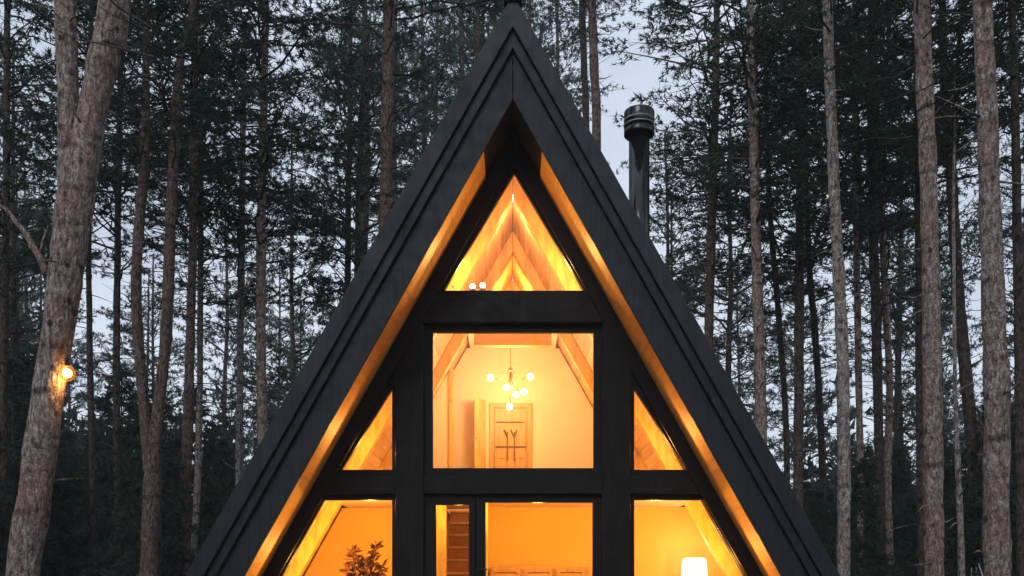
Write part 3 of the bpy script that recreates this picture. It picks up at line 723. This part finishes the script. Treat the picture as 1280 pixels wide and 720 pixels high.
T('pine_tree', 'thin speckled pale pine left of the two trunks nearest the left roof edge', 26, [[(298, 720, 9), (299, 560, 9), (301, 380, 9), (303, 200, 8), (306, 20, 7)]], M['bark_grey'], 19, 8.5)
T('pine_tree', 'light brown pine whose trunk meets the lower left roof slope', 23, [[(330, 720, 14), (328, 540, 13), (326, 380, 13), (328, 200, 11), (332, 20, 9)]], M['bark_pink'], 18, 9)
T('pine_tree', 'tall reddish pine trunk rising behind the middle of the left roof slope', 22, [[(478, 700, 18), (481, 300, 16), (484, 150, 16), (486, 0, 15)]], M['bark_red'], 21, 13)
T('pine_tree', 'thin bare pine just left of the tall reddish trunk behind the roof', 28, [[(445, 700, 9), (447, 300, 8), (452, 180, 8), (458, 30, 6)]], M['bark_dark'], 20, 9)
T('pine_tree', 'thinnest dark pine showing above the left roof slope halfway up', 30, [[(433, 700, 8), (435, 300, 8), (437, 180, 7), (438, 30, 6)]], M['bark_dark'], 22, 10)
T('pine_tree', 'left one of two close brown trunks right of the cabin peak', 30, [[(736, 700, 11), (733, 180, 9), (730, 90, 9), (728, 0, 9)]], M['bark_dark'], 25, 19, .8)
T('pine_tree', 'right one of two close brown trunks right of the cabin peak', 28, [[(752, 700, 15), (746, 190, 12), (743, 90, 12), (740, 0, 11)]], M['bark_red'], 24, 18, .8)
T('pine_tree', 'reddish pine trunk emerging from behind the right roof slope below the flue', 24, [[(882, 700, 13), (886, 430, 12), (889, 300, 12), (892, 215, 11), (896, 20, 8)]], M['bark_red'], 19, 10.5)
T('pine_tree', 'brown pine over the middle of the right roof slope with a straight stem', 22, [[(956, 700, 16), (952, 560, 16), (948, 400, 14), (944, 260, 13), (938, 20, 10)]], M['bark_pink'], 18, 9.5)
T('pine_tree', 'dark slim pine leaning left above the right roof slope', 26, [[(985, 700, 8), (982, 520, 8), (972, 380, 8), (962, 250, 7), (955, 20, 5)]], M['bark_dark'], 19, 9)
T('pine_tree', 'dark reddish pine touching the lower right roof slope', 24, [[(997, 720, 13), (998, 560, 13), (999, 400, 13), (1000, 250, 11), (1003, 20, 9)]], M['bark_red'], 18, 9)
T('pine_tree', 'thin leaning pine left of the pale grey trunk right of the cabin', 27, [[(1030, 720, 9), (1027, 560, 9), (1019, 420, 9), (1010, 300, 8), (1002, 30, 6)]], M['bark_dark'], 19, 9)
T('pine_tree', 'pale grey tall pine standing clear just right of the cabin', 18, [[(1054, 720, 18), (1055, 560, 17), (1052, 420, 16), (1045, 280, 15), (1039, 150, 14), (1035, 0, 13)]], M['bark_grey'], 19, 11, .8)
T('pine_tree', 'slender brown pine right beside the pale grey pine', 23, [[(1077, 720, 10), (1075, 560, 9), (1072, 400, 9), (1070, 230, 8), (1068, 30, 7)]], M['bark_pink'], 18, 10)
T('pine_tree', 'dark brown pine between the slender pine and the pair of thick trunks', 22, [[(1103, 720, 11), (1099, 560, 12), (1095, 400, 13), (1091, 250, 12), (1088, 60, 9)]], M['bark_dark'], 17, 9.5,
  extra=dead_limb([(1092, 190), (1098, 120), (1090, 80), (1080, 40)], .06, 22))
T('pine_tree', 'mottled thin pine leaning slightly between the dark pine and the thick trunks', 25, [[(1112, 720, 12), (1109, 600, 11), (1112, 480, 9), (1106, 360, 9), (1100, 200, 8)]], M['bark_pink'], 19, 9)
T('pine_tree', 'thin dark pine touching the left side of the left thick trunk', 21, [[(1151, 720, 9), (1150, 560, 9), (1149, 420, 9), (1147, 200, 8), (1146, 20, 7)]], M['bark_dark'], 18, 9)
T('pine_tree', 'left of two thick ringed pine trunks at the right', 15, [[(1168, 720, 26), (1166, 560, 25), (1165, 420, 24), (1161, 260, 22), (1157, 120, 22), (1151, 0, 20)]], M['bark_pink'], 19, 11.5, .9, stubs=16)
T('pine_tree', 'thickest ringed pale pine trunk at the right edge', 12.4, [[(1247, 720, 35), (1246, 600, 33), (1245, 480, 32), (1240, 320, 28), (1235, 180, 26), (1229, 0, 24)]], M['bark_pink'], 18, 11, .9, stubs=16)
T('leaning_pine', 'dark leaning pine between the two thick trunks', 20, [[(1222, 720, 16), (1216, 560, 16), (1206, 460, 16), (1198, 370, 16), (1188, 200, 13), (1178, 40, 10)]], M['bark_dark'], 17, 10,
  extra=dead_limb([(1222, 600), (1228, 540), (1224, 515), (1216, 505)], .06, 19.6))
T('pine_tree', 'thin pale bare pole of a tree between the two thick trunks', 17, [[(1202, 720, 9), (1199, 620, 8), (1195, 520, 6), (1193, 420, 5), (1192, 250, 4)]], M['bark_grey'], 11, 9.5, .5)
T('pine_tree', 'brown trunk half hidden behind the thickest pine at the right edge', 18, [[(1278, 720, 15), (1276, 560, 14), (1274, 420, 13), (1270, 200, 11), (1266, 30, 9)]], M['bark_dark'], 19, 10)
T('pine_tree', 'dark pine at the far left behind the big forked pine', 21, [[(6, 720, 12), (4, 520, 11), (7, 330, 10), (9, 30, 8)]], M['bark_dark'], 18, 8)
T('pine_tree', 'slim dark trunk showing in the gap right of the forked pine', 25, [[(118, 720, 8), (113, 480, 8), (111, 300, 7), (114, 30, 6)]], M['bark_dark'], 20, 10)

# trees farther back, placed on the ground
TR = []
for i in range(4):
    rr = random.Random(900+i); k_ = [(0, 0, -.1, .19), (0, 0, .4, .16)]
    x = y = 0
    for j in range(1, 7):
        x += rr.uniform(-.12, .12); y += rr.uniform(-.1, .1); k_.append((x, y, j*3.2, .15*(1-j*.13)))
    o = stem(MB(), k_, 900+i, 8, .5, .06, 10).build('trunk', M['bark_dark'], None, smooth=True)
    TR.append((o.data, x, y)); COL.objects.unlink(o); bpy.data.objects.remove(o)
def far_tree(x, y, H, h0, R_, label, group):
    rr = random.Random(int(x*131+y*17)); k = rr.randrange(4); rz = rr.uniform(0, 6.28)
    root = thing('pine_tree', label, 'tree', (x, y, gz(x, y)), rz, group)
    t_ = bpy.data.objects.new('trunk', TR[k][0]); COL.objects.link(t_); t_.parent = root; s = H/19.2; t_.scale = (s*R_, s*R_, s)
    f = h0/H; place_crown(root, PC[rr.randrange(5)], (TR[k][1]*s*f, TR[k][2]*s*f, h0), rr.uniform(0, 6), (R_, R_, (H-h0)/12*1.0))
def spruce(x, y, H, label, group):
    rr = random.Random(int(x*77+y*31)); root = thing('young_spruce', label, 'tree', (x, y, gz(x, y)), rr.uniform(0, 6), group)
    s = H/7
    MB().tube([(0, 0, -.1), (0, 0, H*.5), (0, 0, H*.98)], [.07*s, .04*s, .012*s], 7).build('trunk', M['bark_dark'], root, smooth=True)
    place_crown(root, SP[rr.randrange(3)], (0, 0, .25), rr.uniform(0, 6), (s*1.05, s*1.05, (H-.2)/7.0))
LM = [(28, 'the forked pine'), (110, 'the lantern'), (187, 'the twin-stem pine'), (235, 'the straight brown pine'), (329, 'the left roof edge'),
      (400, 'the thinnest roof-side pine'), (484, 'the tall reddish trunk'), (641, 'the cabin peak'), (741, 'the close trunk pair'), (800, 'the flue pipe'), (887, 'the pine below the flue'),
      (948, 'the right roof slope'), (999, 'the dark reddish pine'), (1050, 'the pale grey pine'), (1097, 'the dark brown pine'), (1164, 'the left thick trunk'), (1243, 'the thickest trunk')]
ORD = ['nearest', 'second nearest', 'third nearest', 'fourth nearest', 'fifth nearest', 'sixth nearest', 'seventh nearest', 'eighth nearest', 'ninth nearest', 'tenth nearest', 'eleventh nearest', 'twelfth nearest', 'thirteenth nearest', 'farthest']
def sector(px):
    lo = [n for q, n in LM if q <= px]; hi = [n for q, n in LM if q > px]
    if not lo: return 'left of '+LM[0][1]
    if not hi: return 'right of '+LM[-1][1]
    return 'between '+lo[-1]+' and '+hi[0]
rb = random.Random(77)
far = [((px-641)*d/1200, d-12, px, d) for px, d in ((612, 44), (575, 37), (535, 46), (590, 60), (455, 35), (672, 40), (700, 50), (655, 66), (838, 47))]
tries = 0
while len(far) < 56 and tries < 6000:
    tries += 1
    d = 27+48*rb.uniform(0, 1)**.75; px = rb.uniform(-120, 1400); x = (px-641)*d/1200; y = d-12
    if abs(x) < 6.5 and y < 14: continue
    if 715 < px < 815: continue
    if any(math.hypot(x-a, y-b) < 3.0 for a, b, *_ in far): continue
    # clearings that let the sky through
    cw = 2.6*1200/d
    if any(abs(px-c) < w_+cw*.33 for c, w_ in ((770, 12), (128, 8), (1072, 2))) and d < 75: continue
    far.append((x, y, px, d))
sp = []
tries = 0
while len(sp) < 95 and tries < 5000:
    tries += 1
    d = rb.uniform(19, 46); px = rb.uniform(-80, 1360); x = (px-641)*d/1200; y = d-12
    if abs(x) < 7.5 and y < 13: continue
    if 470 < px < 800: continue
    if any(math.hypot(x-a, y-b) < 1.7 for a, b, *_ in sp): continue
    sp.append((x, y, px, d))
cnt = {}
for x, y, px, d in sorted(far, key=lambda a: a[3]):
    s = sector(px); c_ = cnt.get(s, 0); cnt[s] = c_+1
    H = rb.uniform(18, 23.5)+(d-30)*.12; h0 = rb.uniform(5.0, 8.5)-(1.5 if d > 48 else 0)
    if 440 < px < 735 and d > 32: H = 740/1200*d+rb.uniform(2, 5); h0 = max(h0, H-15)
    far_tree(x, y, H, h0, rb.uniform(.85, 1.15), f'{ORD[min(c_, 13)]} far pine {s}', 'background pines of the forest')
cnt = {}
for x, y, px, d in sorted(sp, key=lambda a: a[3]):
    s = sector(px); c_ = cnt.get(s, 0); cnt[s] = c_+1
    top = 515 if px < 330 else 575
    if px < 170 : top = 465
    if px > 1110: top = 530
    H = max(2.5, (EYE+(740-top-rb.uniform(-45, 45))*d/1200))
    spruce(x, y, min(H, 9), f'{ORD[min(c_, 13)]} young spruce {s}', 'young spruces under the pines')
# the far wood that closes the view low down
rng = np.random.default_rng(9); n = 100000
dd = rng.uniform(62, 120, n); th = rng.uniform(-.78, .78, n)
topz = 7.5-1.8*np.sin(th*1.6)+3.2*np.sin(th*23)+2.4*np.sin(th*61+1)+1.5*np.sin(th*131+2)
zz_ = np.abs(rng.normal(0, .55, n))*topz
Pp = np.stack([dd*np.sin(th), dd*np.cos(th)-12, zz_], 1)
v, f = tufts(rng, Pp, np.tile((0, 0, .6), (n, 1)), 6, .7, .30)
far_me = fast_mesh('far_wood', v, f, [M['thicket']])
fo = bpy.data.objects.new('far_wood', far_me); COL.objects.link(fo); tag(fo, 'dark mass of the far wood low behind the trunks', 'wood', kind='stuff')

n = 38000; th = rng.uniform(.95, 2*math.pi-.95, n); dd = rng.uniform(34, 60, n)
Pp = np.stack([dd*np.sin(th), dd*np.cos(th)-12, rng.uniform(0, 1, n)**.8*(14+3*np.sin(th*17)+2*np.sin(th*41))], 1)
v, f = tufts(rng, Pp, np.tile((0, 0, .6), (n, 1)), 6, 1.1, .5)
bo = bpy.data.objects.new('far_wood', fast_mesh('far_wood', v, f, [M['thicket']])); COL.objects.link(bo); tag(bo, 'dense wood closing the clearing behind the viewer', 'wood', kind='stuff')

# lantern hanging at the big forked pine
lx, ly, lz = W3(85, 467, 12.0); lz2 = lz
la = thing('lantern', 'small glowing amber lantern hung on the side of the big forked pine', 'lantern', (lx, ly-.02, lz))
MB().ball((0, 0, 0), .055).build('bulb', M['lant'], la, smooth=True)
MB().ball((0, 0, 0), .10).build('amber_halo_globe', M['amber'], la, smooth=True)  # added globe, its own orange emission stands for the glow round the bulb
MB().lathe([(.03, .09), (.034, .13), (.012, .15)], 14).build('socket', M['iron'], la)
MB().tube([(0, 0, .12), (-.06, .01, .2), (-.16, .02, .19)], .006, 6).build('hook', M['iron'], la)
point('lantern_light', (.05, -.10, -.12), 9, (1, .5, .14), .05, la)
# bleached dead bush low between the thick trunks
bb = random.Random(3); bx, by, bz = W3(1217, 715, 18.5)
db = thing('dead_bush', 'pale dead bush low between the thin pole and the thickest trunk', 'bush', (bx, by, gz(bx, by)))
mb = MB()
for k in range(16):
    a = bb.uniform(0, 6.28); r_ = bb.uniform(.1, .5); h_ = bb.uniform(1.2, 2.15)
    mb.tube([(0, 0, -.05), (r_*.5*math.cos(a), r_*.5*math.sin(a), h_*.5), (r_*.8*math.cos(a)+.03, r_*.8*math.sin(a), h_*.85), (r_*.5*math.cos(a), r_*.4*math.sin(a), h_)], [.035, .03, .02, .008], 6)
mb.build('stem', M['bleached'], db)

# the evening air
hm = bpy.data.materials.new('evening_air'); hm.use_nodes = True; ht = hm.node_tree; ht.nodes.clear()
ho = N(ht, 'ShaderNodeOutputMaterial'); hv = N(ht, 'ShaderNodeVolumePrincipled'); hv.inputs['Color'].default_value = (.86, .93, 1, 1); hv.inputs['Density'].default_value = .0009
ht.links.new(hv.outputs[0], ho.inputs['Volume'])
tag(MB().box(-170, 170, -80, 150, -2, 36).build('haze', hm), 'thin cool evening air among the trees', 'haze', kind='stuff')
